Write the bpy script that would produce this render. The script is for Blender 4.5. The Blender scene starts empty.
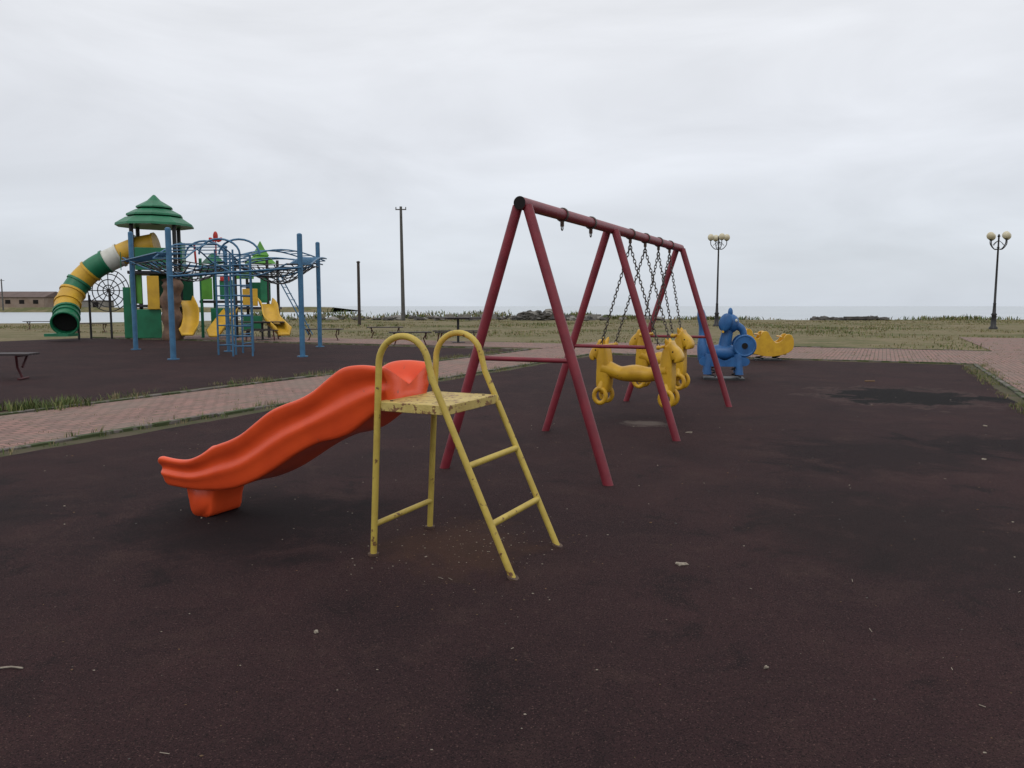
import bpy, math, random
from mathutils import Vector, Matrix, noise
random.seed(7)
SC=bpy.context.scene
ANG=math.radians(64.28)
W=Vector((math.cos(ANG),math.sin(ANG),0)); L=Vector((-math.sin(ANG),math.cos(ANG),0))
R0=Vector((-5.01,7.42,0))
def PQ(p,q,z=0): # p along courts, q to the right
    v=R0+W*p-L*q; return Vector((v.x,v.y,z))

# ---------------------------------------------------------------- materials
def nn(nt,t,**k):
    n=nt.nodes.new(t)
    for a,b in k.items(): setattr(n,a,b)
    return n
def mat(name,c1,c2=None,scale=4,rough=.6,bump=0,bscale=60,chip=None,chipamt=.35,chipscale=18,spec=.4,metal=0,detail=3):
    m=bpy.data.materials.new(name); m.use_nodes=True; nt=m.node_tree; L_=nt.links
    b=nt.nodes['Principled BSDF']
    b.inputs['Roughness'].default_value=rough; b.inputs['Metallic'].default_value=metal
    b.inputs['Specular IOR Level'].default_value=spec
    tc=nn(nt,'ShaderNodeTexCoord')
    c2=c2 or tuple(x*.75 for x in c1)
    n=nn(nt,'ShaderNodeTexNoise'); n.inputs['Scale'].default_value=scale; n.inputs['Detail'].default_value=detail; n.inputs['Roughness'].default_value=.6
    L_.new(tc.outputs['Object'],n.inputs['Vector'])
    r=nn(nt,'ShaderNodeMapRange'); r.inputs[1].default_value=.35; r.inputs[2].default_value=.65
    L_.new(n.outputs['Fac'],r.inputs[0])
    mx=nn(nt,'ShaderNodeMix',data_type='RGBA'); mx.inputs['A'].default_value=(*c1,1); mx.inputs['B'].default_value=(*c2,1)
    L_.new(r.outputs[0],mx.inputs['Factor']); out=mx.outputs['Result']
    if chip:
        n2=nn(nt,'ShaderNodeTexNoise'); n2.inputs['Scale'].default_value=chipscale; n2.inputs['Detail'].default_value=6; n2.inputs['Roughness'].default_value=.65
        L_.new(tc.outputs['Object'],n2.inputs['Vector'])
        r2=nn(nt,'ShaderNodeMapRange'); r2.inputs[1].default_value=1-chipamt; r2.inputs[2].default_value=1-chipamt+.04
        L_.new(n2.outputs['Fac'],r2.inputs[0])
        m2=nn(nt,'ShaderNodeMix',data_type='RGBA'); m2.inputs['B'].default_value=(*chip,1)
        L_.new(out,m2.inputs['A']); L_.new(r2.outputs[0],m2.inputs['Factor']); out=m2.outputs['Result']
    L_.new(out,b.inputs['Base Color'])
    if bump:
        n3=nn(nt,'ShaderNodeTexNoise'); n3.inputs['Scale'].default_value=bscale; n3.inputs['Detail'].default_value=3
        L_.new(tc.outputs['Object'],n3.inputs['Vector'])
        bp=nn(nt,'ShaderNodeBump'); bp.inputs['Strength'].default_value=bump; bp.inputs['Distance'].default_value=.01
        L_.new(n3.outputs['Fac'],bp.inputs['Height']); L_.new(bp.outputs[0],b.inputs['Normal'])
    return m
M={}
M['yel']=mat('yellow_paint',(.52,.39,.075),(.43,.31,.06),9,.5,.25,70,(.14,.065,.03),.39,16)
M['plat']=mat('yellow_platform_paint',(.55,.43,.14),(.42,.31,.09),7,.55,.4,90,(.20,.10,.045),.46,22)
M['red']=mat('maroon_paint',(.215,.025,.037),(.155,.019,.029),5,.42,.2,60,(.12,.05,.04),.35,25)
M['orange']=mat('orange_plastic',(.78,.088,.020),(.66,.068,.016),3,.36,.12,120,(.38,.08,.045),.32,12,spec=.45)
M['yplas']=mat('yellow_plastic',(.62,.36,.022),(.50,.27,.018),5,.4,.1,60,(.25,.14,.03),.33,14)
M['blue']=mat('blue_plastic',(.025,.12,.31),(.018,.08,.22),5,.4)
M['bluep']=mat('blue_paint',(.055,.165,.29),(.04,.12,.22),5,.5)
M['green']=mat('green_plastic',(.012,.16,.075),(.01,.12,.055),2,.45)
M['lgreen']=mat('light_green_plastic',(.10,.32,.04),None,2,.45)
M['white']=mat('white_plastic',(.62,.62,.56),(.5,.5,.45),2,.45)
M['yplas2']=mat('yellow_tube_plastic',(.62,.37,.03),(.50,.29,.03),2,.45)
M['redp']=mat('red_plastic',(.5,.03,.02),None,2,.45)
M['black']=mat('black_iron',(.018,.018,.02),(.03,.028,.028),8,.5)
M['hole']=mat('pipe_interior',(.008,.006,.006),None,8,.9)
M['chain']=mat('galvanised_chain',(.12,.11,.10),(.07,.055,.045),30,.45,metal=.6)
M['rust']=mat('rusty_metal',(.10,.06,.04),(.06,.035,.025),30,.7)
M['globe']=mat('lamp_globe_glass',(.62,.57,.42),(.48,.42,.28),2,.3)
M['wood']=mat('weathered_wood',(.06,.045,.038),(.035,.028,.025),6,.8,.4,30)
M['seat']=mat('dark_slat_paint',(.028,.022,.025),(.045,.033,.033),6,.6)
M['dred']=mat('dark_red_legs',(.08,.014,.018),(.05,.012,.015),6,.6)
M['conc']=mat('concrete',(.25,.235,.21),(.17,.16,.145),3,.9,.6,40)
M['kerb']=mat('kerb_concrete',(.17,.15,.135),(.09,.08,.07),2.5,.95,.7,60,(.05,.065,.025),.52,3)
M['rock']=mat('rock',(.11,.10,.09),(.05,.048,.045),1.5,.95,.8,8)
M['trunk']=mat('brown_moulded_rock',(.17,.10,.065),(.09,.055,.04),3,.8,.8,10)
M['g1']=mat('grass_green',(.085,.125,.032),(.06,.085,.025),3,.8)
M['g2']=mat('grass_yellow_green',(.16,.165,.055),(.12,.125,.04),3,.8)
M['g3']=mat('grass_dry',(.27,.215,.12),(.19,.15,.08),3,.9)
M['deb']=mat('debris_light',(.33,.29,.23),(.18,.15,.12),20,.9)
M['deb2']=mat('debris_leaf',(.16,.09,.045),(.10,.07,.04),20,.9)
M['wall']=mat('warehouse_wall',(.22,.16,.12),(.28,.22,.18),.3,.9)
M['roof']=mat('warehouse_roof',(.14,.10,.09),None,.3,.9)
M['pole']=mat('pole_grey',(.10,.095,.09),(.07,.068,.06),3,.9)

# rubber
def rubber():
    m=bpy.data.materials.new('rubber_crumb'); m.use_nodes=True; nt=m.node_tree; K=nt.links
    b=nt.nodes['Principled BSDF']; tc=nn(nt,'ShaderNodeTexCoord'); P=tc.outputs['Object']
    def noi(s,d=4,r=.6,dist=0):
        n=nn(nt,'ShaderNodeTexNoise'); n.inputs['Scale'].default_value=s; n.inputs['Detail'].default_value=d; n.inputs['Roughness'].default_value=r; n.inputs['Distortion'].default_value=dist
        K.new(P,n.inputs['Vector']); return n.outputs['Fac']
    def rng(x,a,b_,c=0,d=1):
        r=nn(nt,'ShaderNodeMapRange'); r.inputs[1].default_value=a;r.inputs[2].default_value=b_;r.inputs[3].default_value=c;r.inputs[4].default_value=d
        K.new(x,r.inputs[0]); return r.outputs[0]
    def mix(f,A,B,mode='MIX'):
        x=nn(nt,'ShaderNodeMix',data_type='RGBA',blend_type=mode)
        for s,v in (('A',A),('B',B)):
            if isinstance(v,tuple): x.inputs[s].default_value=(*v,1)
            else: K.new(v,x.inputs[s])
        K.new(f,x.inputs['Factor'])
        return x.outputs['Result']
    big=noi(.55,4,.62,.4); mid=noi(1.9,7,.72,.5)
    col=mix(rng(big,.36,.64),(.042,.0200,.0210),(.027,.0142,.0157))
    col=mix(rng(mid,.53,.68,0,.6),col,(.058,.033,.029))
    col=mix(rng(mid,.45,.34,0,.7),col,(.016,.010,.011))
    gr=noi(190,2,.6)
    col=mix(rng(gr,.48,.66,0,.9),col,(.005,.004,.0045))
    col=mix(rng(noi(110,2,.65),.60,.72,0,.85),col,(.12,.07,.062))
    col=mix(rng(noi(24,4,.75),.62,.74,0,.5),col,(.10,.068,.055))
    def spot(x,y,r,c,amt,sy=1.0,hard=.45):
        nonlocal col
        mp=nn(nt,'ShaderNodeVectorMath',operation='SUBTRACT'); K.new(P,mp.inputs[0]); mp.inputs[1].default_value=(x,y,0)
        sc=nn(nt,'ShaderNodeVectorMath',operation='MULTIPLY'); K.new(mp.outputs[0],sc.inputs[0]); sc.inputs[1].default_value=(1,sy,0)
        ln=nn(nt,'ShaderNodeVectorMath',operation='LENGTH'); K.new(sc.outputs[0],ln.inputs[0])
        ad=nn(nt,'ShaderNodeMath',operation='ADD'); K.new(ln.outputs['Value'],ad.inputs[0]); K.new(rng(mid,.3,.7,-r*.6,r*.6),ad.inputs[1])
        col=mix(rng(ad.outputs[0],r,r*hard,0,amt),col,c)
    spot(-.35,4.75,.6,(.10,.05,.028),.34)
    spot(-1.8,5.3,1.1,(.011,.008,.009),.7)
    spot(6.5,12.7,1.6,(.075,.048,.044),.6,1.0,.8)
    spot(6.5,12.7,1.25,(.004,.0035,.004),.95,1.0,.85)
    spot(8.0,12.0,.7,(.005,.004,.005),.85,1.2,.8)
    spot(3.6,7.6,1.3,(.012,.008,.009),.65)
    spot(5.2,8.2,.9,(.010,.007,.008),.7)
    spot(1.75,9.7,.30,(.17,.14,.12),.6)
    spot(2.6,5.0,1.2,(.016,.011,.011),.6)
    spot(-4.2,5.2,1.2,(.014,.010,.011),.6)
    K.new(col,b.inputs['Base Color'])
    b.inputs['Roughness'].default_value=.9; b.inputs['Specular IOR Level'].default_value=.12
    bp=nn(nt,'ShaderNodeBump'); bp.inputs['Strength'].default_value=.9; bp.inputs['Distance'].default_value=.007
    K.new(gr,bp.inputs['Height']); K.new(bp.outputs[0],b.inputs['Normal'])
    return m
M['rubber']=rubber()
def brickmat():
    m=bpy.data.materials.new('brick_paving'); m.use_nodes=True; nt=m.node_tree; K=nt.links
    b=nt.nodes['Principled BSDF']; tc=nn(nt,'ShaderNodeTexCoord')
    mp=nn(nt,'ShaderNodeMapping'); mp.inputs['Rotation'].default_value=(0,0,-ANG); K.new(tc.outputs['Object'],mp.inputs[0])
    br=nn(nt,'ShaderNodeTexBrick'); br.inputs['Scale'].default_value=1
    br.inputs['Brick Width'].default_value=.22; br.inputs['Row Height'].default_value=.11; br.inputs['Mortar Size'].default_value=.010; br.inputs['Mortar Smooth'].default_value=.2
    br.inputs['Color1'].default_value=(.31,.18,.155,1); br.inputs['Color2'].default_value=(.21,.135,.12,1); br.inputs['Mortar'].default_value=(.075,.065,.05,1)
    K.new(mp.outputs[0],br.inputs['Vector'])
    n=nn(nt,'ShaderNodeTexNoise'); n.inputs['Scale'].default_value=.9; n.inputs['Detail'].default_value=6; n.inputs['Roughness'].default_value=.7; K.new(tc.outputs['Object'],n.inputs['Vector'])
    r=nn(nt,'ShaderNodeMapRange'); r.inputs[1].default_value=.42; r.inputs[2].default_value=.68; r.inputs[4].default_value=.75; K.new(n.outputs['Fac'],r.inputs[0])
    x=nn(nt,'ShaderNodeMix',data_type='RGBA'); x.inputs['B'].default_value=(.19,.155,.13,1); K.new(br.outputs['Color'],x.inputs['A']); K.new(r.outputs[0],x.inputs['Factor'])
    n2=nn(nt,'ShaderNodeTexNoise'); n2.inputs['Scale'].default_value=2.6; n2.inputs['Detail'].default_value=6; n2.inputs['Roughness'].default_value=.75; K.new(tc.outputs['Object'],n2.inputs['Vector'])
    r2=nn(nt,'ShaderNodeMapRange'); r2.inputs[1].default_value=.58; r2.inputs[2].default_value=.68; r2.inputs[4].default_value=.8; K.new(n2.outputs['Fac'],r2.inputs[0])
    y=nn(nt,'ShaderNodeMix',data_type='RGBA'); y.inputs['B'].default_value=(.10,.10,.055,1); K.new(x.outputs['Result'],y.inputs['A']); K.new(r2.outputs[0],y.inputs['Factor'])
    K.new(y.outputs['Result'],b.inputs['Base Color']); b.inputs['Roughness'].default_value=.95; b.inputs['Specular IOR Level'].default_value=.2
    bp=nn(nt,'ShaderNodeBump'); bp.inputs['Strength'].default_value=.5; bp.inputs['Distance'].default_value=.008; K.new(br.outputs['Fac'],bp.inputs['Height']); bp.invert=True; K.new(bp.outputs[0],b.inputs['Normal'])
    return m
M['brick']=brickmat()
def fieldmat():
    m=bpy.data.materials.new('grass_field_soil'); m.use_nodes=True; nt=m.node_tree; K=nt.links
    b=nt.nodes['Principled BSDF']; tc=nn(nt,'ShaderNodeTexCoord'); b.inputs['Roughness'].default_value=.95; b.inputs['Specular IOR Level'].default_value=.1
    cur=None
    for sc,a,c,col in ((.25,.4,.6,(.125,.12,.055)),(.8,.42,.60,(.21,.17,.105)),(.12,.52,.62,(.09,.10,.038)),(5,.48,.68,(.07,.065,.032))):
        n=nn(nt,'ShaderNodeTexNoise'); n.inputs['Scale'].default_value=sc; n.inputs['Detail'].default_value=5; n.inputs['Roughness'].default_value=.65; K.new(tc.outputs['Object'],n.inputs['Vector'])
        r=nn(nt,'ShaderNodeMapRange'); r.inputs[1].default_value=a; r.inputs[2].default_value=c; r.inputs[4].default_value=.85; K.new(n.outputs['Fac'],r.inputs[0])
        x=nn(nt,'ShaderNodeMix',data_type='RGBA'); x.inputs['B'].default_value=(*col,1)
        if cur is None: x.inputs['A'].default_value=(.18,.15,.085,1)
        else: K.new(cur,x.inputs['A'])
        K.new(r.outputs[0],x.inputs['Factor']); cur=x.outputs['Result']
    K.new(cur,b.inputs['Base Color'])
    return m
M['field']=fieldmat()
M['verge']=mat('verge_soil',(.095,.078,.056),(.06,.065,.032),3,.95,.6,40,spec=.1)
ms=mat('sea_water',(.40,.44,.47),(.34,.385,.42),.02,.3,spec=.5)
nt=ms.node_tree; tc=nn(nt,'ShaderNodeTexCoord'); n3=nn(nt,'ShaderNodeTexNoise'); n3.inputs['Scale'].default_value=.8; n3.inputs['Detail'].default_value=3
nt.links.new(tc.outputs['Object'],n3.inputs['Vector']); bp=nn(nt,'ShaderNodeBump'); bp.inputs['Strength'].default_value=.35; bp.inputs['Distance'].default_value=.12
nt.links.new(n3.outputs['Fac'],bp.inputs['Height']); nt.links.new(bp.outputs[0],nt.nodes['Principled BSDF'].inputs['Normal'])
M['sea']=ms

# ---------------------------------------------------------------- mesh builder
def group(name,loc=(0,0,0),rz=0):
    e=bpy.data.objects.new(name,None); e.empty_display_size=.2; e.location=loc; e.rotation_euler=(0,0,rz); SC.collection.objects.link(e); return e
class MB:
    def __init__(s): s.v=[];s.f=[];s.m=[];s.sm=[];s.mats=[]
    def mi(s,k):
        if k not in s.mats: s.mats.append(k)
        return s.mats.index(k)
    def add(s,vs,fs,k,smooth=True):
        o=len(s.v); s.v+= [tuple(v) for v in vs]; i=s.mi(k)
        for f in fs: s.f.append([a+o for a in f]); s.m.append(i); s.sm.append(smooth)
    def tube(s,pts,r,k,seg=12,closed=False,sx=1,up=None,cap=True,capk=None):
        pts=[Vector(p) for p in pts]; n=len(pts)
        rs=r if isinstance(r,(list,tuple)) else [r]*n
        T=[]
        for i in range(n):
            if closed: t=pts[(i+1)%n]-pts[i-1]
            else: t=pts[min(i+1,n-1)]-pts[max(i-1,0)]
            T.append(t.normalized())
        u=Vector(up) if up else (Vector((0,0,1)) if abs(T[0].z)<.9 else Vector((1,0,0)))
        vs=[];
        for i in range(n):
            u=(u-T[i]*u.dot(T[i])).normalized(); w=T[i].cross(u)
            for j in range(seg):
                a=2*math.pi*j/seg; vs.append(pts[i]+(u*math.cos(a)+w*math.sin(a)*sx)*rs[i])
        fs=[]
        for i in range(n if closed else n-1):
            for j in range(seg):
                a=i*seg+j; b=i*seg+(j+1)%seg; i2=(i+1)%n; fs.append([a,b,i2*seg+(j+1)%seg,i2*seg+j])
        s.add(vs,fs,k)
        if not closed and cap:
            s.add(vs[:seg],[list(range(seg))[::-1]],capk or k,False); s.add(vs[-seg:],[list(range(seg))],capk or k,False)
    def box(s,c,d,k,rz=0,rx=0,ry=0):
        R=Matrix.Rotation(rz,3,'Z')@Matrix.Rotation(ry,3,'Y')@Matrix.Rotation(rx,3,'X'); c=Vector(c)
        vs=[c+R@Vector((x*d[0]/2,y*d[1]/2,z*d[2]/2)) for x in(-1,1) for y in(-1,1) for z in(-1,1)]
        s.add(vs,[[0,1,3,2],[4,6,7,5],[0,4,5,1],[2,3,7,6],[0,2,6,4],[1,5,7,3]],k,False)
    def ell(s,c,r,k,seg=16,ring=10,rough=0,R=None):
        c=Vector(c); vs=[];fs=[]
        sd=random.random()*100
        for i in range(ring+1):
            th=math.pi*i/ring
            for j in range(seg):
                a=2*math.pi*j/seg; d=Vector((math.sin(th)*math.cos(a),math.sin(th)*math.sin(a),math.cos(th)))
                q=1+rough*noise.noise(d*1.7+Vector((sd,0,0)))
                p=Vector((d.x*r[0]*q,d.y*r[1]*q,d.z*r[2]*q))
                if R: p=R@p
                vs.append(c+p)
        for i in range(ring):
            for j in range(seg): fs.append([i*seg+j,(i+1)*seg+j,(i+1)*seg+(j+1)%seg,i*seg+(j+1)%seg])
        s.add(vs,fs,k,rough<.3)
    def lathe(s,c,prof,k,seg=20,smooth=True):
        c=Vector(c); vs=[];fs=[]
        for r,z in prof:
            for j in range(seg):
                a=2*math.pi*j/seg; vs.append(c+Vector((r*math.cos(a),r*math.sin(a),z)))
        for i in range(len(prof)-1):
            for j in range(seg): fs.append([i*seg+j,i*seg+(j+1)%seg,(i+1)*seg+(j+1)%seg,(i+1)*seg+j])
        s.add(vs,fs,k,smooth)
    def plate(s,prof,y0,y1,k):
        n=len(prof); vs=[(x,y,z) for y in (y0,y1) for x,z in prof]
        s.add(vs,[list(range(n)),list(range(n,2*n))[::-1]]+[[i,n+i,n+(i+1)%n,(i+1)%n] for i in range(n)],k,False)
    def ring(s,c,R,r,k,ax=(1,0,0),seg=20,ts=8,sy=1):
        ax=Vector(ax).normalized(); u=Vector((0,0,1)) if abs(ax.z)<.9 else Vector((1,0,0)); u=(u-ax*u.dot(ax)).normalized(); w=ax.cross(u)
        pts=[Vector(c)+(u*math.cos(2*math.pi*i/seg)*sy+w*math.sin(2*math.pi*i/seg))*R for i in range(seg)]
        s.tube(pts,r,k,ts,True,up=ax)
    def chain(s,a,b,k,link=.05,w=.013,r=.0045):
        a=Vector(a);b=Vector(b); d=b-a; n=max(2,int(d.length/(link*.72))); t=d.normalized()
        s1=t.cross(Vector((0,1,0))).normalized(); s2=t.cross(s1)
        for i in range(n):
            c=a+d*(i+.5)/n; q=s1 if i%2 else s2
            pts=[]
            for j in range(10):
                g=2*math.pi*j/10; pts.append(c+t*math.cos(g)*link*.5+q*math.sin(g)*w)
            s.tube(pts,r,k,5,True,up=t.cross(q))
    def obj(s,name,parent=None,bevel=0,sub=0,loc=None):
        me=bpy.data.meshes.new(name); me.from_pydata(s.v,[],s.f)
        for k in s.mats: me.materials.append(M[k])
        me.polygons.foreach_set('material_index',s.m); me.polygons.foreach_set('use_smooth',s.sm); me.update()
        o=bpy.data.objects.new(name,me); SC.collection.objects.link(o)
        if parent: o.parent=parent
        if loc: o.location=loc
        if bevel:
            b=o.modifiers.new('b','BEVEL'); b.width=bevel; b.segments=2; b.limit_method='ANGLE'
        if sub:
            b=o.modifiers.new('s','SUBSURF'); b.levels=sub; b.render_levels=sub
        return o
def smoothpts(P,n):
    P=[Vector(p) for p in P]; out=[]
    for i in range(len(P)-1):
        p0=P[max(i-1,0)];p1=P[i];p2=P[i+1];p3=P[min(i+2,len(P)-1)]
        for j in range(n):
            t=j/n; out.append(.5*((2*p1)+(-p0+p2)*t+(2*p0-5*p1+4*p2-p3)*t*t+(-p0+3*p1-3*p2+p3)*t**3))
    out.append(P[-1]); return out
def outline(pts,n=4):
    P=[Vector((x,0,z)) for x,z in pts]; m=len(P); out=[]
    for i in range(m):
        p0,p1,p2,p3=P[i-1],P[i],P[(i+1)%m],P[(i+2)%m]
        for j in range(n):
            t=j/n; q=.5*((2*p1)+(-p0+p2)*t+(2*p0-5*p1+4*p2-p3)*t*t+(-p0+3*p1-3*p2+p3)*t**3); out.append((q.x,q.z))
    return out

# ---------------------------------------------------------------- ground
def sheet(name,pts,z,k):
    b=MB(); b.add([Vector((p[0],p[1],z)) for p in pts],[list(range(len(pts)))],k,False); return b.obj(name)
coast=[(400,84),(200,85),(60,86),(38,83),(20,88),(8,97),(-6,104),(-18,100),(-27,90),(-34,74),(-48,66),(-80,62),(-160,60),(-400,58)]
cp=smoothpts([(x,y,0) for x,y in coast],8); cp=[Vector((p.x,p.y+1.6*noise.noise(Vector((p.x*.15,0,3))),0)) for p in cp]
b=MB(); n=len(cp)
vs=[Vector((p.x,-120,0)) for p in cp]+cp+[p+Vector((0,3,-1.2)) for p in cp]
b.add(vs,[[i+1,i,n+i,n+i+1] for i in range(n-1)]+[[n+i+1,n+i,2*n+i,2*n+i+1] for i in range(n-1)],'field',False)
b.obj('grass_field')
b=MB(); R=9000
b.add([(R*math.cos(a*math.pi/32),R*math.sin(a*math.pi/32),-.6) for a in range(64)],[list(range(64))],'sea',False); b.obj('sea')
b=MB(); fs=smoothpts([(-900,330,0),(-400,290,0),(-200,262,0),(-110,258,0),(-62,262,0)],8); n=len(fs)
b.add([p+Vector((0,0,-.8)) for p in fs]+[p+Vector((0,6,1.1+.4*noise.noise(p*.05))) for p in fs]+[p+Vector((0,70,-.8)) for p in fs],
   [[i,i+1,n+i+1,n+i] for i in range(n-1)]+[[n+i,n+i+1,2*n+i+1,2*n+i] for i in range(n-1)],'field',True); b.obj('distant_shore')
def rough_edge(p0,p1,q0,q1,st=.22,amp=.05):
    pts=[]
    def seg(a,b_):
        d=math.dist(a,b_); m=max(1,int(d/st))
        for i in range(m):
            t=i/m; pts.append((a[0]+(b_[0]-a[0])*t,a[1]+(b_[1]-a[1])*t))
    seg((p0,q0),(p1,q0));seg((p1,q0),(p1,q1));seg((p1,q1),(p0,q1));seg((p0,q1),(p0,q0))
    out=[]
    for p,q in pts:
        v=Vector((p*.9,q*.9,0)); f=lambda u: amp*(noise.noise(u)+.5*noise.noise(u*4))
        out.append(PQ(p+f(v),q+f(v+Vector((9,9,9)))))
    return out[::-1]
sheet('verge_soil',[PQ(-22,-3.9),PQ(-22,.4),PQ(18.4,.4),PQ(18.4,-3.9)],.004,'verge')
sheet('verge_soil',[PQ(-22,9.3),PQ(-22,10.0),PQ(18.6,10.0),PQ(18.6,9.3)],.004,'verge')
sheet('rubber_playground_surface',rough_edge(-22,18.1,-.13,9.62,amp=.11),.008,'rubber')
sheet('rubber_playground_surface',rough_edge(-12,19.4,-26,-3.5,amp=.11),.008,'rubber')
sheet('brick_path',[PQ(-22,-3.05),PQ(-22,-.48),PQ(26,-.48),PQ(26,-3.05)],.012,'brick')
sheet('brick_path',[PQ(18.6,-.48),PQ(18.6,22),PQ(25.2,22),PQ(25.2,-.48)],.016,'brick')
sheet('brick_path',[PQ(-22,9.95),PQ(-22,17),PQ(18.6,17),PQ(18.6,9.95)],.016,'brick')
sheet('brick_path',[PQ(25.2,11),PQ(25.2,17),PQ(38,17),PQ(38,11)],.016,'brick')
sheet('brick_path',[PQ(20.5,-26),PQ(20.5,-3.05),PQ(24,-3.05),PQ(24,-26)],.016,'brick')
b=MB()
def kerb(pa,qa,pb,qb,w=.09,h=.04):
    a=PQ(pa,qa);c=PQ(pb,qb); d=c-a; n=int(d.length/1.0); rz=math.atan2(d.y,d.x)
    for i in range(n):
        t=(i+.5)/n; m=a+d*t
        b.box((m.x+random.uniform(-.012,.012),m.y,(h+random.uniform(-.018,.014))/2),(d.length/n-.015,w,h+random.uniform(-.01,.01)),'kerb',rz+random.uniform(-.012,.012),ry=random.uniform(-.006,.006))
kerb(-16,-.42,18.2,-.42); kerb(-16,-3.12,19.4,-3.12); kerb(-14,9.86,18.2,9.86); kerb(18.4,0,18.4,9.7); kerb(25.3,-.4,25.3,11); kerb(19.7,-26,19.7,-3.2)
b.obj('kerb',bevel=.008)

# ---------------------------------------------------------------- grass
def blade(b,x,y,h,k,w=None,lean=.5,z0=0):
    a=random.uniform(0,6.283); l=random.uniform(.1,lean)*h; w=w or h*.06
    dx,dy=math.cos(a),math.sin(a); px,py=-dy*w,dx*w
    b.add([(x-px,y-py,z0),(x+px,y+py,z0),(x+px*.7+dx*l*.4,y+py*.7+dy*l*.4,z0+h*.6),(x-px*.7+dx*l*.4,y-py*.7+dy*l*.4,z0+h*.6),(x+dx*l,y+dy*l,z0+h)],[[0,1,2,3],[3,2,4]],k,False)
def tuft(b,x,y,n,h,rad,keys=('g1','g1','g2','g3'),w=None,lean=.9):
    for _ in range(n):
        r=rad*math.sqrt(random.random()); a=random.uniform(0,6.283)
        blade(b,x+r*math.cos(a),y+r*math.sin(a),h*random.uniform(.4,1.1),random.choice(keys),w,lean)
b=MB()
def strip(p0,p1,q0,q1,dens,h,thr=-.1,keys=('g1','g1','g2','g2','g3')):
    n=int((p1-p0)*(q1-q0)*dens)
    for _ in range(n):
        p=random.uniform(p0,p1);q=random.uniform(q0,q1)
        g=noise.noise(Vector((p*1.1,q*2,1)))
        if g<thr: continue
        v=PQ(p,q); tuft(b,v.x,v.y,random.randint(3,8),h*random.uniform(.4,1.2)*(1+g),.07,keys,.0045)
strip(-8,18.3,-.62,-.08,80,.07,-.0,('g1','g2','g3','g3'))
strip(-6,19.5,-3.75,-3.0,75,.09,-.02,('g1','g1','g2','g3','g3'))
strip(4,18.3,9.50,10.1,80,.09,-.1,('g1','g2','g2','g3'))
strip(18.1,18.7,0,9.8,45,.07,0)
for (u,v,hh) in ((-6.75,11.2,.18),(-6.5,11.5,.17),(-7.0,10.9,.18),(-7.3,11.0,.14)):
    for _ in range(10): tuft(b,u+random.gauss(0,.18),v+random.gauss(0,.15),14,hh,.12,('g1','g1','g2'),.008)
for _ in range(60):
    p=random.uniform(-4,17);q=random.choice((-.45,-3.2,-.3))+random.gauss(0,.10); v=PQ(p,q); tuft(b,v.x,v.y,14,random.uniform(.05,.14),.11,('g1','g1','g2','g3'),.006)
for _ in range(260):
    p=random.uniform(-3,25);q=random.uniform(-3,-.4); v=PQ(p,q); tuft(b,v.x,v.y,5,.035,.08,('g1','g2','g3'),.004)
for _ in range(300):
    p=random.uniform(18.8,25);q=random.uniform(0,16); v=PQ(p,q); tuft(b,v.x,v.y,5,.05,.15,('g1','g2','g3'),.008)
for _ in range(240):
    p=random.uniform(5,36);q=random.uniform(9.95,13.5); v=PQ(p,q); tuft(b,v.x,v.y,6,.05,.1,('g1','g2'),.006)
b.obj('weed_tufts')
b=MB()
for _ in range(15000):
    y=24+62*random.random()**.8; x=random.uniform(-.72,.72)*y
    v=Vector((x,y,0))-R0; p=v.dot(W); q=-v.dot(L)
    if p<25.4 and q>-3.1: continue
    if p<20.3 and q<=-3.1: continue
    if 11<q<17 and p<38.2: continue
    if p<24.2 and q<-3: continue
    if x<-24 and y>62: continue
    g=noise.noise(Vector((x*.13,y*.13,5)))+.5*noise.noise(Vector((x*.6,y*.6,2)))
    if g<-.08: continue
    ks=('g1','g2','g2','g3') if g>.3 else ('g2','g3','g3','g2')
    tuft(b,x,y,3,.07+.16*max(0,g)*(.5+y/80),.3,ks,.010+.0003*y,.8)
b.obj('field_grass')

# ---------------------------------------------------------------- debris
b=MB()
for _ in range(800):
    y=1.6+13*random.random()**1.3; x=random.uniform(-.75,.75)*y
    v=Vector((x,y,0))-R0; q=-v.dot(L)
    if q<.3 or q>9.5: continue
    s=random.choice((.0012,.0015,.002,.002,.0025,.003,.004))*(1.6 if y>5 else 1); b.ell((x,y,.008+s*.3),(s*random.uniform(.8,2.0),s,s*.5),random.choice(('deb','deb2','deb2','rock')),6,4,.6)
for _ in range(240):
    y=random.gauss(4.75,.45); x=random.gauss(-.3,.4); s=random.choice((.002,.003,.004)); b.ell((x,y,.009),(s*1.5,s,s*.5),random.choice(('deb','deb2')),6,4,.5)
for (x,y,s) in ((.98,4.33,.025),(2.1,9.0,.03),(3.25,4.5,.013),(4.6,7.4,.018),(5.9,9.5,.02),(-.9,3.4,.008),(1.05,3.05,.007)):
    b.ell((x,y,.013),(s*1.3,s,.008),'deb',9,5,.9)
for _ in range(26):
    y=random.uniform(2,11); x=random.uniform(-.6,.7)*y; a=random.uniform(0,3.14); l=random.uniform(.01,.035)
    if -(Vector((x,y,0))-R0).dot(L)<.3: continue
    b.tube([(x,y,.011),(x+l*math.cos(a),y+l*math.sin(a),.014)],.0016,'deb',5)
b.tube([(-2.14,3.04,.013),(-2.07,3.05,.016),(-2.02,3.045,.013)],.004,'deb',6)
b.tube([(7.0,15.2,.015),(7.2,15.22,.015)],.02,'deb2',6)
b.obj('scattered_debris')

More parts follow.
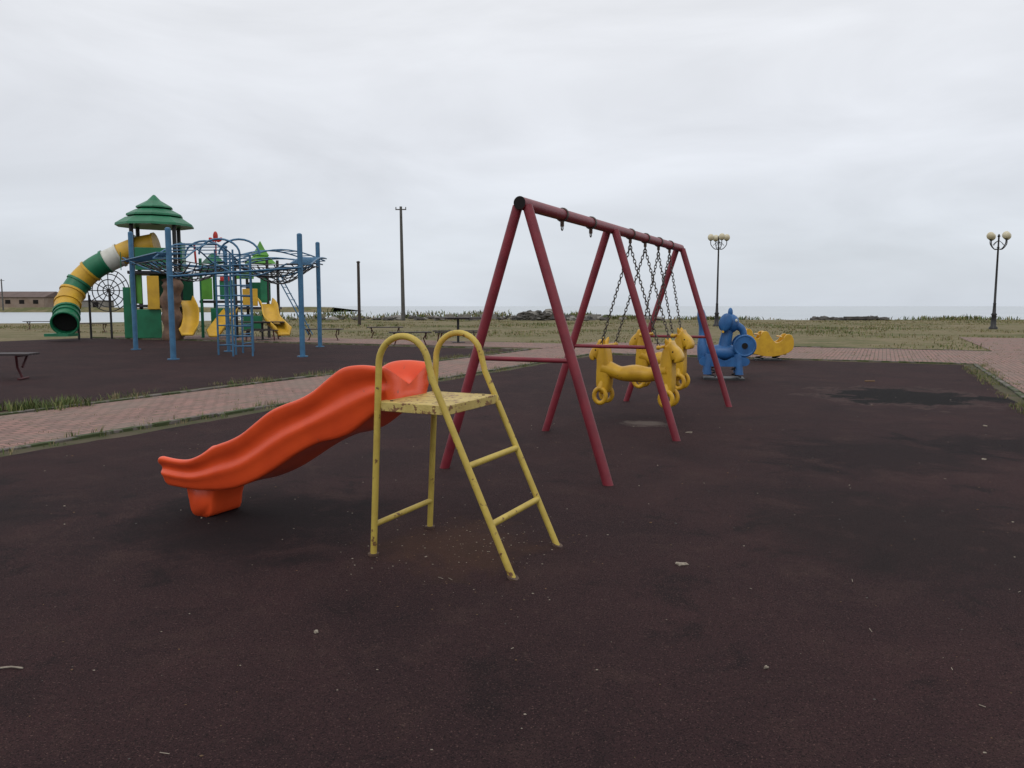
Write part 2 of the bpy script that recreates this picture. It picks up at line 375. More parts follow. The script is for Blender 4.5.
# ---------------------------------------------------------------- toddler slide
G=group('toddler_slide',(-.695,4.80,.008),ANG)
b=MB(); r=.0195
for x in (-.32,.32):
    pts=[(x,0,0),(x,-.05,.92),(x,-.062,1.13)]
    cy,cz,rr=-.232,1.15,.17
    arc=[(x,cy+rr*math.cos(t),cz+rr*math.sin(t)) for t in [math.radians(d) for d in range(0,171,10)]]
    pts=smoothpts(pts,4)+arc+[(x,-.425,1.08),(x,-.50,.92),(x,-.93,0)]
    b.tube(pts,r,'yel',14)
    b.tube([(x,0,0),(x,0,.012)],.034,'rust',12); b.tube([(x,-.93,0),(x,-.935,.012)],.034,'rust',12)
b.obj('rail_frame',G)
b=MB()
b.tube([(-.32,-.012,.19),(.32,-.012,.19)],.017,'yel',12)
for z in (.60,.285):
    y=-.93+(z/.92)*.43; b.tube([(-.32,y,z),(.32,y,z)],.0185,'yel',12)
b.obj('rungs',G)
b=MB(); b.box((0,-.275,.925),(.60,.46,.012),'plat'); b.box((-.305,-.275,.905),(.02,.47,.055),'plat'); b.box((.305,-.275,.905),(.02,.47,.055),'plat'); b.box((0,-.505,.905),(.63,.02,.055),'plat'); b.box((0,-.045,.905),(.6,.02,.055),'plat')
for x in (-.25,.25):
    for y in (-.1,-.45): b.tube([(x,y,.93),(x,y,.936)],.01,'rust',8)
b.obj('platform',G,bevel=.004)
# slide chute (a, top, bottom)
st=[(-.06,1.125,.89),(0,1.13,.87),(.12,1.135,.79),(.25,1.115,.70),(.36,1.05,.655),(.48,.965,.625),(.60,.905,.575),(.72,.865,.51),(.85,.81,.43),(.98,.725,.355),(1.1,.645,.30),(1.22,.59,.255),(1.35,.545,.225),(1.48,.475,.21),(1.6,.43,.20),(1.72,.42,.20),(1.86,.43,.205)]
sp=smoothpts(st,4)
b=MB(); vs=[]
def section(zt,zb,wf,fl):
    zf=max(zt-fl,zb+.03); h=zt-zb
    half=[(.0,zb+.015),(.16,zb+.008),(.20,zb),(.215,zb+.02),(.225,zb+h*.28),(.244,zb+h*.38),(.246,zb+h*.48),(.226,zb+h*.55),(.230,zb+h*.70),(.256,zb+h*.80),(.268,zt-.018),(.262,zt),(.240,zt+.006),(.215,zt-.01),(.20,zt-.04),(.18,zf+.03),(.14,zf+.004)]
    pos=[(x*wf,z) for x,z in half]; neg=[(-x*wf,z) for x,z in half[1:]][::-1]
    return pos+[(0,zf)]+neg
N=None
for p in sp:
    a,zt,zb=p.x,p.y,p.z
    fl=.14 if a>.1 else .14+(.1-a)*.5
    if a>1.5: fl=.14-(a-1.5)*.12
    s=section(zt,zb,1.0,fl); N=len(s); vs+=[(x,a,z) for x,z in s]
for k,(da,wf,dz) in enumerate(((.03,.985,.006),(.05,.95,.02),(.06,.88,.04))):
    s=section(.43-dz,.205+dz,wf,.09); vs+=[(x,1.86+da,z) for x,z in s]
nr=len(vs)//N; fs=[]
for i in range(nr-1):
    for j in range(N): fs.append([i*N+j,(i+1)*N+j,(i+1)*N+(j+1)%N,i*N+(j+1)%N])
fs.append([j for j in range(N)]); fs.append([(nr-1)*N+j for j in range(N)][::-1])
b.add(vs,fs,'orange'); b.obj('chute',G,sub=1)
b=MB(); pr=outline([(1.53,.012),(1.62,.0),(1.71,.012),(1.745,.10),(1.76,.24),(1.62,.25),(1.47,.25),(1.50,.12)],3)
vs=[];rows=[(-.15,.86),(-.135,.96),(-.10,1),(.10,1),(.135,.96),(.15,.86)]
n=len(pr)
for x,q in rows: vs+=[(x,1.62+(a-1.62)*q,.125+(z-.125)*(q if z>.1 else 1)) for a,z in pr]
b.add(vs,[list(range(n)),[5*n+i for i in range(n)][::-1]]+[[r_*n+i,(r_+1)*n+i,(r_+1)*n+(i+1)%n,r_*n+(i+1)%n] for r_ in range(5) for i in range(n)],'orange'); b.obj('chute_foot',G)

# ---------------------------------------------------------------- swing set
G=group('swing_set',(.09,6.68,.008),ANG)
b=MB()
b.tube([(-.06,0,2.36),(5.66,0,2.36)],.054,'red',20,capk='hole')
b.tube([(-.062,0,2.36),(-.055,0,2.36)],.056,'red',20,capk='hole')
b.obj('top_beam',G)
b=MB()
for x in (0,2.37,5.59):
    for s in (-1,1):
        b.tube([(x,s*.80,-.02),(x,s*.045,2.34)],.044,'red',16)
    y=.8-.755*1.03/2.34; b.tube([(x,-y,1.03),(x,y,1.03)],.021,'red',12)
b.obj('a_frames',G)
b=MB()
hooks=(.9,1.7,3.1,3.75,4.4,5.0)
for x in hooks:
    b.ring((x,0,2.36),.06,.010,'chain',(1,0,0),16,6); b.tube([(x,0,2.30),(x,0,2.25)],.02,'rust',8); b.ring((x,0,2.235),.022,.006,'chain',(0,1,0),12,6)
b.obj('hangers',G)
def glider(xc,h0,h1,hw,e_=.42,dz=0):
    b=MB()
    for hx,tx in ((h0,xc-hw+.02),(h1,xc+hw-.02)):
        for s in (-1,1): b.chain((hx,0,2.22),(tx,s*(e_-.05),1.0+dz),'chain',.06,.016,.0055)
    b.obj('chains',G)
    b=MB(); q=e_
    # level body between the two animals
    b.tube(smoothpts([(xc,q,.70+dz),(xc,q*.7,.66+dz),(xc,q*.4,.63+dz),(xc,0,.64+dz),(xc,-q*.4,.63+dz),(xc,-q*.7,.66+dz),(xc,-q,.70+dz)],5),[.10+.010*math.cos(i/30*6.28*2) for i in range(31)],'yplas',14,sx=1.3)
    for s in (-1,1):
        # flat horse-shaped end: chest, neck, head as one outline thickened across the beam direction
        o=outline([(-.075,.40),(.01,.36),(.07,.45),(.075,.62),(.07,.76),(.09,.83),(.155,.80),(.185,.86),(.145,.95),(.075,1.015),(.045,1.065),(.0,1.03),(-.06,.95),(-.085,.80),(-.10,.60)],4)
        n=len(o); ca=sum(p[0] for p in o)/n; cb=sum(p[1] for p in o)/n; vs=[]
        rows=[(-.125,.55),(-.115,.82),(-.085,.97),(0,1.0),(.085,.97),(.115,.82),(.125,.55)]
        for x,f in rows: vs+=[(xc+x,s*(q+ca+(a-ca)*f),cb+(z-cb)*(.25*f+.75)+dz) for a,z in o]
        m_=len(rows)
        b.add(vs,[list(range(n)),[(m_-1)*n+i for i in range(n)][::-1]]+[[r_*n+i,(r_+1)*n+i,(r_+1)*n+(i+1)%n,r_*n+(i+1)%n] for r_ in range(m_-1) for i in range(n)],'yplas')
        for e in (-1,1):
            b.tube([(xc+e*.06,s*(q+.0),.99+dz),(xc+e*.09,s*(q-.01),1.06+dz),(xc+e*.10,s*(q-.02),1.09+dz)],[.03,.024,.008],'yplas',8)
            b.tube([(xc+e*.09,s*q,.52+dz),(xc+e*.13,s*(q+.01),.43+dz)],.04,'yplas',10)
            b.ring((xc+e*.13,s*(q+.01),.345+dz),.078,.030,'yplas',(1,0,0),20,8,1.2)
            b.ell((xc+e*.115,s*(q+.08),.93+dz),(.014,.016,.018),'hole',8,6)
        b.tube([(xc-hw,s*(q-.05),.99+dz),(xc+hw,s*(q-.05),.99+dz)],.019,'yplas',10)
        for e in (-1,1): b.ell((xc+e*hw,s*(q-.05),.99+dz),(.04,.028,.028),'yplas',12,8)
    b.obj('two_seat_animal_swing',G)
glider(3.42,3.1,3.75,.31); glider(4.66,4.4,5.0,.27,.27,.10)

# ---------------------------------------------------------------- elephant rocker
G=group('elephant_spring_rider',(4.33,15.7,.008),math.radians(-12))
b=MB()
b.box((0,0,.02),(.8,.5,.04),'black')
for x in (-.25,.25):
    pts=[(x+.09*math.cos(t*.7),.09*math.sin(t*.7),.05+t*.012) for t in range(0,28)]
    b.tube(pts,.014,'black',6)
b.obj('spring_base',G)
b=MB()
b.ell((0,0,.55),(.42,.20,.17),'blue',20,12)
b.tube(smoothpts([(-.40,0,.40),(-.44,0,.8),(-.45,0,1.15),(-.49,0,1.44)],4),[.12,.12,.12,.11,.09,.075,.07,.07,.08,.09,.085,.07,.045],'blue',14,sx=1.8)
b.ell((.12,0,1.14),(.16,.16,.19),'blue',18,12)
b.ell((.01,-.17,1.16),(.12,.045,.19),'blue',16,10,R=Matrix.Rotation(.3,3,'Y')); b.ell((.01,.17,1.16),(.12,.045,.19),'blue',16,10,R=Matrix.Rotation(.3,3,'Y'))
b.tube(smoothpts([(.22,0,1.1),(.34,0,1.02),(.38,0,.84),(.36,0,.66),(.43,0,.55)],4),[.085-.003*i for i in range(17)],'blue',12)
b.ell((.10,0,1.36),(.05,.05,.10),'blue',12,8)
b.tube(smoothpts([(.0,0,.6),(.03,0,.85),(.08,0,1.05)],4),[.15,.14,.13,.125,.12,.115,.11,.11,.11],'blue',14)
for y in (-.24,.24):
    b.tube([(.38,y-.02,.70),(.38,y+.02,.70)],.20,'blue',22); b.tube([(.38,y-.035,.70),(.38,y+.035,.70)],.06,'hole',14); b.ring((.38,y,.70),.20,.028,'blue',(0,1,0),24,8)
    for x in (-.3,.26): b.tube([(x,y*.8,.52),(x*1.1,y,.25),(x*1.1,y,.12)],[.09,.07,.085],'blue',12)
    b.plate(outline([(-.45,.30),(0,.28),(.42,.30),(.46,.44),(.2,.48),(0,.40),(-.2,.48),(-.46,.44)]),y-.03,y+.03,'blue')
for y in (-.13,.13): b.ell((.21,y*.9,1.2),(.03,.03,.035),'white',8,6)
b.tube([(-.05,-.3,.98),(-.05,.3,.98)],.022,'yplas',8)
b.obj('elephant_body',G)

G=group('boat_spring_rider',(7.05,21.2,.008),math.radians(-8))
b=MB(); b.box((0,0,.02),(.7,.45,.04),'black')
for x in (-.22,.22): b.tube([(x+.1*math.cos(t*.7),.1*math.sin(t*.7),.05+t*.009) for t in range(0,22)],.015,'black',6)
b.obj('spring_base',G)
b=MB()
pr=outline([(-.58,.30),(-.2,.14),(.2,.14),(.56,.28),(.62,.52),(.55,.70),(.42,.72),(.30,.56),(.15,.50),(.02,.64),(-.08,.80),(-.22,.78),(-.30,.62),(-.42,.66),(-.50,.84),(-.62,.86),(-.66,.62)],4)
b.plate(pr,-.30,-.24,'yplas'); b.plate(pr,.24,.30,'yplas')
b.box((-.05,0,.30),(1.0,.48,.26),'yplas'); b.box((-.36,0,.50),(.24,.48,.1),'yplas'); b.box((.25,0,.46),(.3,.48,.08),'yplas')
b.box((-.58,0,.66),(.07,.48,.38),'yplas',ry=-.15); b.box((-.13,0,.66),(.07,.48,.28),'yplas',ry=-.1); b.box((.52,0,.58),(.08,.48,.26),'yplas',ry=.2)
b.tube([(-.3,-.35,.72),(-.3,.35,.72)],.025,'yplas',8); b.tube([(.3,-.35,.66),(.3,.35,.66)],.025,'yplas',8)
b.obj('boat_body',G,bevel=.018)

# ---------------------------------------------------------------- climbing frame
G=group('climbing_frame',(-9,24,.008))
O=Vector((-9,24,0))
def c(x,y,z=0): return Vector((x,y,z))-O
posts=[(-9.47,21.5,3.60),(-6.18,22.7,3.55),(-7.03,28.2,3.75),(-12.9,26.4,3.95),(-10.9,29.6,3.6),(-9.31,25.3,3.4)]
b=MB()
for x,y,h in posts: b.tube([c(x,y,0),c(x,y,h)],.078 if h>3.45 else .055,'bluep',14); b.ell(c(x,y,h),(.08,.08,.05),'bluep',12,6); b.tube([c(x,y,0),c(x,y,.03)],.16,'bluep',12)
b.obj('posts',G)
b=MB()
def ladder(a,c2,wd,z0,z1,sag=0,arch=0,step=.3,r=.024,k='bluep',rk='bluep'):
    a=Vector((a[0],a[1],z0))-O; e=Vector((c2[0],c2[1],z1))-O; d=e-a; n=max(4,int(d.length/step)); s=Vector((-d.y,d.x,0)).normalized()*wd/2
    P=[a+d*(i/n)+Vector((0,0,(arch-sag)*math.sin(math.pi*i/n))) for i in range(n+1)]
    b.tube([p+s for p in P],r,k,8); b.tube([p-s for p in P],r,k,8)
    for p in P: b.tube([p+s,p-s],r*.65,rk,6)
A,B,C,D,E,F=[(p[0],p[1]) for p in posts]
ladder(A,D,.6,2.95,3.0); ladder(D,E,.6,3.0,2.9); ladder(B,C,.6,2.7,3.2,sag=-.1); ladder(C,E,.6,3.0,2.9,arch=.3,rk='black'); ladder(A,F,.9,2.8,2.9,arch=.5)
ladder(F,B,.9,2.9,2.7,sag=.4,rk='black'); ladder(D,F,.8,3.1,2.9,sag=.45,rk='black'); ladder(F,C,.8,2.9,3.1,arch=.4); ladder(A,B,.5,2.3,2.6,arch=.0,rk='black')
b.obj('overhead_ladders',G)
b=MB()
def vlad(x,y,dx,dy,z0,z1,st=.3,r=.03):
    b.tube([c(x,y,z0),c(x,y,z1)],r,'bluep',8); b.tube([c(x+dx,y+dy,z0),c(x+dx,y+dy,z1)],r,'bluep',8)
    z=z0+st
    while z<z1: b.tube([c(x,y,z),c(x+dx,y+dy,z)],r*.7,'bluep',6); z+=st
vlad(-8.3,22.9,.55,.1,0,3.0); vlad(-9.0,23.6,.5,.1,0,3.2); vlad(-8.6,24.6,.1,.7,0,3.1)
for x,y in ((-8.3,22.9),(-9.0,23.6),(-7.75,23.0)): 
    b.tube([c(x+.6*math.cos(t*.2618)-.3,y,3.0+.45*math.sin(t*.2618)) for t in range(13)],.03,'bluep',8)
b.obj('vertical_ladders',G)
b=MB()
def net(p00,p10,p11,p01,n,m,sag,k='black'):
    P=[Vector(p)-O for p in (p00,p10,p11,p01)]
    def pt(u,v): return P[0]*(1-u)*(1-v)+P[1]*u*(1-v)+P[2]*u*v+P[3]*(1-u)*v-Vector((0,0,sag*math.sin(math.pi*u)*math.sin(math.pi*v)))
    for i in range(n+1): b.tube([pt(i/n,j/8) for j in range(9)],.017,k,5)
    for i in range(m+1): b.tube([pt(j/8,i/m) for j in range(9)],.017,k,5)
net((-12.9,26.4,2.9),(-9.5,21.6,2.8),(-9.3,25.3,2.7),(-11,29.5,2.8),9,9,.5)
net((-9.3,25.3,2.8),(-6.2,22.8,2.7),(-7.0,28.1,2.9),(-9,29,2.9),9,9,.6)
b.obj('rope_nets',G)

# ---------------------------------------------------------------- play tower complex
G=group('play_tower',(-16.42,36,.0))
b=MB()
b.lathe((0,0,0),[(1.70,5.12),(1.68,5.22),(1.25,5.50),(1.05,5.54),(1.22,5.58),(1.20,5.66),(.80,5.88),(.62,5.92),(.80,5.96),(.78,6.02),(.30,6.30),(.06,6.55),(0,6.58)],'green',10,False)
b.lathe((0,0,0),[(1.70,5.12),(.2,5.25)],'green',10,False); b.obj('tiered_roof',G)
b=MB()
for i in range(4):
    a=math.pi/4+i*math.pi/2+.3; b.tube([(1.25*math.cos(a),1.25*math.sin(a),0),(1.25*math.cos(a),1.25*math.sin(a),5.15)],.09,'black',10)
for i in range(6):
    x=-1.1+i*.44; b.tube([(x,-1.15,3.1),(x,-1.15,3.9)],.02,'green',6)
b.obj('posts',G)
b=MB()
b.box((0,0,3.0),(2.2,2.2,.14),'black',.3); b.box((0,0,1.5),(2.0,2.0,.12),'black',.3)
b.box((.35,-1.12,3.6),(1.5,.07,1.0),'green',.3); b.box((1.1,.3,3.75),(.07,1.7,1.3),'green',.3); b.box((-1.0,-.75,1.2),(.5,.07,2.3),'green',.3)
b.box((-.55,-1.0,2.25),(.5,.07,1.3),'lgreen',.3); b.box((.25,-1.05,2.1),(.5,.07,1.5),'yplas2',.3); b.box((-.1,-1.02,.7),(1.2,.07,1.3),'green',.3); b.box((.2,1.0,2.2),(1.9,.07,1.6),'green',.3)
b.box((-.9,-.3,4.3),(.07,1.5,.9),'green',.3); b.box((.9,-.6,2.4),(.3,.07,1.1),'green',.3)
b.obj('panels',G,bevel=.02)
cen=smoothpts([(.1,-.3,4.30),(-.7,-.4,4.12),(-1.55,-.6,3.72),(-2.4,-.8,3.25),(-3.0,-1.0,2.65),(-3.25,-1.4,2.0),(-3.2,-1.9,1.45),(-3.0,-2.3,1.05),(-2.75,-2.9,.76)],6)
b=MB(); n=len(cen)-1
S=[0,6,11,15,20,25,29,34,39,43,n]
cc=['yplas2','yplas2','white','green','yplas2','green','yplas2','yplas2','green','green']
for i in range(len(S)-1):
    seg=cen[S[i]:S[i+1]+1]; b.tube(seg,.50,cc[i],18,cap=False)
    t=(seg[1]-seg[0]).normalized(); b.tube([seg[0]-t*.05,seg[0]+t*.05],.55,cc[i],18)
b.ring(cen[-1],.52,.05,'green',cen[-1]-cen[-2],20,6)
t=(cen[-1]-cen[-2]).normalized(); b.tube([cen[-1]-t*.25,cen[-1]-t*.24],.47,'hole',18)
b.box((-2.75,-3.2,.28),(1.0,.8,.12),'green')
for q in ((-3.2,-1.6),(-2.2,-.7)): b.tube([(q[0]+.3,q[1],0),(q[0]+.3,q[1],2.2)],.05,'black',8)
b.obj('tube_slide',G)
b=MB()
for R in (.25,.5,.75,.95): b.ring((-2.0,-.6,2.2),R,.024,'black',(0,1,0),24,5)
for i in range(12):
    a=i*math.pi/6; b.tube([(-2.0,-.6,2.2),(-2.0+.95*math.cos(a),-.6,2.2+.95*math.sin(a))],.02,'black',5)
b.tube([(-2.9,-.6,0),(-2.9,-.6,2)],.05,'black',8); b.tube([(-1.2,-.6,0),(-1.2,-.6,2)],.05,'black',8)
b.obj('climbing_wheel',G)
b=MB(); b.tube(smoothpts([(1.45,-2.0,0),(1.48,-2.0,.8),(1.42,-2.0,1.6),(1.55,-2,2.3),(1.5,-2,2.7)],5),[.40+.05*math.sin(i*1.3) for i in range(21)],'trunk',14); b.obj('moulded_climbing_trunk',G)
b=MB()
def chute(P,w,k,h=.22):
    P=smoothpts(P,6); vs=[];
    for i,p in enumerate(P):
        t=(P[min(i+1,len(P)-1)]-P[max(i-1,0)]); s=Vector((-t.y,t.x,0)).normalized()
        for o,z in ((-w-.05,h),(-w,h),(-w*.8,0),(w*.8,0),(w,h),(w+.05,h),(w*.8,-.08),(-w*.8,-.08)): vs.append(p+s*o+Vector((0,0,z)))
    fs=[]
    for i in range(len(P)-1):
        for j in range(8): fs.append([i*8+j,(i+1)*8+j,(i+1)*8+(j+1)%8,i*8+(j+1)%8])
    fs+=[list(range(8)),[(len(P)-1)*8+j for j in range(8)][::-1]]
    b.add(vs,fs,k)
chute([(1.5,-.6,1.75),(2.0,-1.3,1.2),(2.3,-2.1,.55),(2.4,-2.7,.3)],.3,'yplas2'); b.obj('small_chute',G)

G=group('play_castle',(-12.3,37,0))
b=MB()
for x,y in ((-2.2,-.8),(-2.2,.8),(-.6,-.8),(-.6,.8),(.9,-.8),(.9,.8)): b.tube([(x,y,0),(x,y,3.7)],.07,'black' if x>-1 else 'green',10)
b.obj('posts',G)
b=MB()
b.box((-1.4,0,1.7),(1.8,1.7,.12),'black'); b.box((.2,0,1.4),(1.7,1.7,.12),'black')
b.box((-1.9,-.9,2.3),(.5,.06,1.0),'lgreen'); b.box((-1.0,-.9,2.25),(.6,.06,.9),'green'); b.box((.1,-.9,1.9),(.7,.06,.8),'yplas2'); b.box((.75,-.9,2.3),(.3,.06,1.3),'green')
b.box((-1.5,-.95,3.2),(1.4,.06,.35),'green'); b.box((-.1,-.9,2.9),(.8,.06,.3),'lgreen'); b.box((-1.3,-.92,.9),(.9,.06,1.0),'green'); b.box((-.1,.9,2.2),(1.2,.06,.9),'green'); b.box((.2,-.92,.7),(.9,.06,.7),'green')
b.box((-1.0,-.96,2.75),(.5,.05,.2),'redp')
b.obj('panels',G,bevel=.02)
b=MB()
b.lathe((.35,0,0),[(.75,3.5),(.6,3.65),(.36,3.85),(.42,3.88),(.2,4.2),(.02,4.55)],'lgreen',4,False)
b.lathe((-1.9,0,0),[(.6,3.5),(.4,3.7),(.1,4.0)],'green',4,False)
b.obj('pointed_roofs',G)
b=MB()
b.tube([(-1.75,0,3.9),(-1.75,0,4.6)],.035,'redp',6); b.ell((-1.75,0,4.78),(.12,.06,.24),'redp'); b.ell((-1.94,0,4.62),(.16,.05,.09),'redp',R=Matrix.Rotation(.6,3,'Y')); b.ell((-1.56,0,4.62),(.16,.05,.09),'redp',R=Matrix.Rotation(-.6,3,'Y'))
b.tube([(-2.4,-.8,3.5),(-2.45,-.8,4.35)],.05,'redp',6)
b.obj('flower_finial',G)
b=MB()
chute([(.8,-.9,1.6),(1.2,-1.6,1.35),(1.5,-2.3,.85),(1.9,-2.9,.6),(2.4,-3.5,.3)],.32,'yplas2',.28)
chute([(-.8,-.9,1.2),(-.9,-1.8,.7),(-1.0,-2.6,.2)],.3,'yplas2')
b.obj('wavy_slide',G)
b=MB()
for i in range(9): b.tube([(1.0+i*.17,.2,3.0-i*.3),(1.0+i*.17,.9,3.0-i*.3)],.02,'bluep',5)
b.tube([(1,.2,3),(2.5,.2,.1)],.03,'bluep',6); b.tube([(1,.9,3),(2.5,.9,.1)],.03,'bluep',6); b.obj('ramp_ladder',G)

# ---------------------------------------------------------------- tables and benches
def table(loc,rz,top=.95,l=1.9,w=.8,bl=1.5):
    G=group('picnic_table',loc,rz); b=MB()
    for i in range(5): b.box((0,-w/2+(i+.5)*w/5,top),(l,w/5-.015,.045),'seat')
    for s in (-1,1):
        for i in range(2): b.box((0,s*(w/2+.45)+i*.14-.07,.46),(bl,.12,.04),'seat')
        for x in (-bl*.36,bl*.36): b.tube([(x,s*(w/2+.45),.44),(x*1.1,s*(w/2+.45),0)],.03,'dred',8)
    b.obj('slats',G,bevel=.005); b=MB()
    b.tube([(0,0,0),(0,0,top-.02)],.05,'black',10); b.box((0,0,top-.045),(.9,.5,.03),'black'); b.box((0,0,.02),(.5,.5,.04),'black'); b.tube([(0,-w/2-.5,.40),(0,w/2+.5,.40)],.03,'black',8); b.obj('pedestal',G)
table((-2.2,31.5,0),.15,1.02,1.9,.9,2.0); table((-11.0,34,0),.2,.8)
def bench(loc,rz,l=1.6,h=.48):
    G=group('park_bench',loc,rz); b=MB()
    for i in range(4): b.box((0,-.2+i*.125,h),(l,.105,.04),'seat')
    b.obj('seat',G,bevel=.005); b=MB()
    for x in (-l*.38,l*.38):
        b.tube([(x,-.22,h-.03),(x-.1*(x>0)+.1*(x<0),0,.25),(x,.0,0)],.024,'dred',8); b.tube([(x,.22,h-.03),(x,0,.25)],.024,'dred',8); b.tube([(x,-.22,h-.035),(x,.22,h-.035)],.02,'dred',8)
        b.tube([(x,-.2,.02),(x,.2,.02)],.022,'dred',8)
    b.obj('legs',G)
bench((-10.75,15.6,.008),.1,2.0,.52); bench((-30.5,50,0),.1,2.0,.5); bench((-24,44,0),.1,2.0,.5); bench((-8.2,33.5,0),0,1.7,.5); bench((-6.0,36.5,0),.1,1.7,.5); bench((-3.9,29.5,0),.2,1.6,.5)

# ---------------------------------------------------------------- lamps & poles
def lamp(loc,h=6.0,rz=0):
    G=group('street_lamp',loc,rz); b=MB()
    b.lathe((0,0,0),[(.26,0),(.26,.12),(.17,.2),(.14,.9),(.18,.95),(.11,1.05),(.085,1.6),(.10,1.65),(.075,1.7),(.055,h-.9),(.09,h-.85),(.05,h-.8),(.05,h-.2),(.09,h-.15),(.03,h)],'black',14)
    for i in range(4):
        a=i*math.pi/2; d=Vector((math.cos(a),math.sin(a),0)); 
        b.tube(smoothpts([Vector((0,0,h-.95))+d*.03,Vector((0,0,h-.95))+d*.3,Vector((0,0,h-.65))+d*.58,Vector((0,0,h-.35))+d*.6],5),.03,'black',8)
        b.tube(smoothpts([Vector((0,0,h-.4)),Vector((0,0,h-.55))+d*.25,Vector((0,0,h-.7))+d*.4],4),.02,'black',6)
        b.lathe(Vector((0,0,h-.38))+d*.6,[(.03,0),(.12,.04),(.13,.08)],'black',12)
    b.obj('post',G); b=MB()
    for i in range(4):
        a=i*math.pi/2; d=Vector((math.cos(a),math.sin(a),0)); b.ell(Vector((0,0,h-.12))+d*.6,(.23,.23,.25),'globe',16,10)
    b.obj('globes',G)
lamp((31.3,50.2,0),6.1,.15); lamp((15.1,57,0),6.6,.1)
G=group('utility_pole',(-11.25,80,0)); b=MB()
b.tube([(0,0,0),(-.1,0,11.6)],[.21,.13],'pole',10); b.box((-.1,0,11.3),(1.1,.1,.1),'pole')
for x in(-.6,-.1,.4): b.tube([(x,0,11.3),(x,0,11.55)],.05,'pole',6)
b.obj('shaft',G)
G=group('wooden_post',(-12.05,61,0)); b=MB(); b.tube([(0,0,0),(0,0,4.9)],[.13,.11],'wood',8); b.lathe((0,0,4.88),[(.15,0),(.15,.08),(0,.14)],'wood',8); b.obj('shaft',G)

# ---------------------------------------------------------------- rocks, debris, bushes
b=MB()
for _ in range(75):
    x=random.gauss(3.3,2.6); y=82+random.uniform(-3,5); hh=max(.2,1.15*math.exp(-((x-2.9)/2.0)**2)); s=random.uniform(.2,.5)
    b.ell((x,y,random.uniform(0,hh)),(s*1.3,s,s*.75),random.choice(('rock','rock','conc')),8,6,.9)
b.obj('rock_pile')
b=MB()
for _ in range(26):
    x=random.uniform(31.5,39.5); s=random.uniform(.2,.45); b.ell((x,82+random.uniform(-1,1),.1),(s*1.8,s,s*.7),'rock',8,6,.9)
b.box((36.5,81,.25),(3.2,.8,.3),'rock',.05)
b.obj('rock_pile')
b=MB()
for _ in range(90):
    x=random.uniform(-24,16); y=84+random.uniform(-4,12); s=random.uniform(.15,.5)
    b.ell((x,y,.1),(s*1.5,s,s*.7),random.choice(('rock','conc','rock')),7,5,.9)
for _ in range(5):
    b.box((random.uniform(-16,12),84,.3),(random.uniform(.8,1.8),.6,.6),'conc',random.uniform(-.5,.5))
b.obj('shore_rocks')
b=MB()
for cx,cy,w_,h_ in ((-20,86,5,1.4),(-10,92,7,1.2),(-3,95,5,1.3),(8,93,4,.9),(13,88,3,.6),(-26,80,3,1.2),(48,83,6,.5),(22,84,5,.4)):
    for _ in range(420):
        x=cx+random.gauss(0,w_*.45); y=cy+random.gauss(0,1.2); h=h_*(.3+.7*math.exp(-((x-cx)/w_)**2))*(.7+.5*noise.noise(Vector((x,y,0))))
        z0=random.uniform(0,max(.05,h-.25)); blade(b,x,y,random.uniform(.2,.5),random.choice(('g1','g1','g2','g3')),.06,1.2,z0)
b.obj('shore_bushes')

G=group('warehouse',(-186,285,.9)); b=MB()
b.box((0,0,1.9),(36,14,3.8),'wall'); b.obj('walls',G); b=MB()
b.add([(-18.5,-7.5,3.8),(18.5,-7.5,3.8),(18.5,7.5,3.8),(-18.5,7.5,3.8),(-18.5,0,5.9),(18.5,0,5.9)],[[0,1,5,4],[3,4,5,2],[0,4,3],[1,2,5]],'roof',False); b.obj('roof',G); b=MB()
for i in range(7): b.box((-15+i*5,-7.05,2.1),(1.8,.1,1.4),'hole')
b.obj('windows',G)
G=group('shed',(-150,280,.9)); b=MB(); b.box((0,0,1.2),(9,6,2.4),'conc'); b.box((0,0,2.5),(9.6,6.6,.25),'roof'); b.box((1,-3.05,1),(2,.1,2),'hole'); b.obj('walls',G)
G=group('utility_pole',(-171,260,0)); b=MB(); b.tube([(0,0,0),(0,0,10.5)],[.25,.18],'pole',8); b.box((0,0,10),(2,.15,.15),'pole'); b.obj('shaft',G)

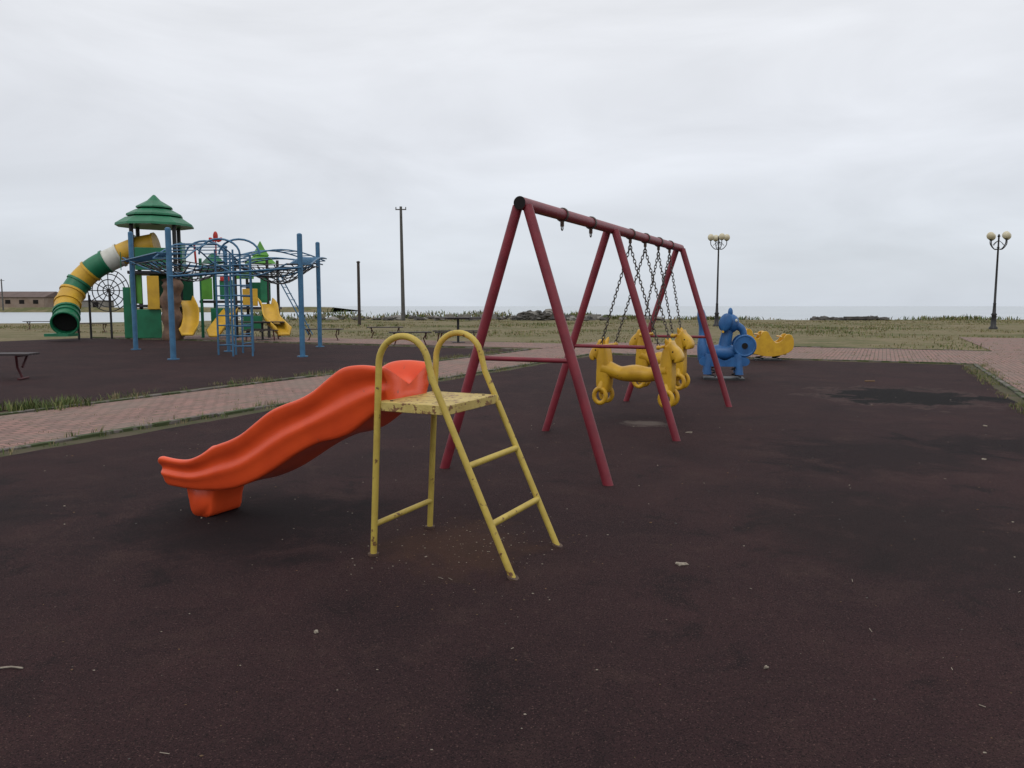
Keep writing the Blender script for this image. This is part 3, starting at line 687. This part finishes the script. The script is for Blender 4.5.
# ---------------------------------------------------------------- world
w=bpy.data.worlds.new('World'); SC.world=w; w.use_nodes=True; nt=w.node_tree; K=nt.links; bg=nt.nodes['Background']; bg.inputs['Strength'].default_value=.11
EL,RO=math.radians(52),math.radians(200)
sky=nn(nt,'ShaderNodeTexSky',sky_type='NISHITA'); sky.sun_disc=False; sky.sun_elevation=EL; sky.sun_rotation=RO
tc=nn(nt,'ShaderNodeTexCoord'); sp_=nn(nt,'ShaderNodeSeparateXYZ'); K.new(tc.outputs['Generated'],sp_.inputs[0])
cr=nn(nt,'ShaderNodeValToRGB'); K.new(sp_.outputs['Z'],cr.inputs[0]); e=cr.color_ramp.elements
e[0].position=0; e[0].color=(.60,.645,.71,1); e[1].position=1; e[1].color=(1.0,1.0,1.0,1)
for p,c_ in ((.06,(.635,.675,.73)),(.18,(.71,.735,.785)),(.36,(.765,.78,.815)),(.6,(.88,.885,.90))):
    q=e.new(p); q.color=(*c_,1)
mp=nn(nt,'ShaderNodeMapping'); mp.inputs['Scale'].default_value=(1,1,3.6); mp.inputs['Rotation'].default_value=(.15,.12,.3); K.new(tc.outputs['Generated'],mp.inputs[0])
no=nn(nt,'ShaderNodeTexNoise'); no.inputs['Scale'].default_value=2.4; no.inputs['Detail'].default_value=6; no.inputs['Roughness'].default_value=.52; no.inputs['Distortion'].default_value=.5; K.new(mp.outputs[0],no.inputs['Vector'])
mr=nn(nt,'ShaderNodeMapRange'); mr.inputs[1].default_value=.33; mr.inputs[2].default_value=.66; mr.inputs[3].default_value=8.9; mr.inputs[4].default_value=10.8; K.new(no.outputs['Fac'],mr.inputs[0])
vm=nn(nt,'ShaderNodeVectorMath',operation='SCALE'); K.new(cr.outputs[0],vm.inputs[0]); K.new(mr.outputs[0],vm.inputs['Scale'])
mx=nn(nt,'ShaderNodeMix',data_type='RGBA'); mx.inputs['Factor'].default_value=.96; K.new(sky.outputs[0],mx.inputs['A']); K.new(vm.outputs[0],mx.inputs['B']); K.new(mx.outputs['Result'],bg.inputs['Color'])
sd=bpy.data.lights.new('sun','SUN'); sd.energy=.6; sd.angle=math.radians(25); sd.color=(1,.97,.93); so=bpy.data.objects.new('sun',sd); SC.collection.objects.link(so)
dirv=Vector((math.sin(RO)*math.cos(EL),math.cos(RO)*math.cos(EL),math.sin(EL))); so.rotation_euler=dirv.to_track_quat('Z','Y').to_euler(); so.location=(0,0,20)

cd=bpy.data.cameras.new('camera'); cam=bpy.data.objects.new('camera',cd); SC.collection.objects.link(cam); SC.camera=cam
cam.location=(0,0,1.5); cam.rotation_euler=(math.radians(90)-math.atan(78/770),0,0); cd.sensor_width=36; cd.lens=770/1024*36; cd.clip_end=20000; cd.clip_start=.05
SC.view_settings.view_transform='Standard'; SC.view_settings.look='None'; SC.view_settings.exposure=0
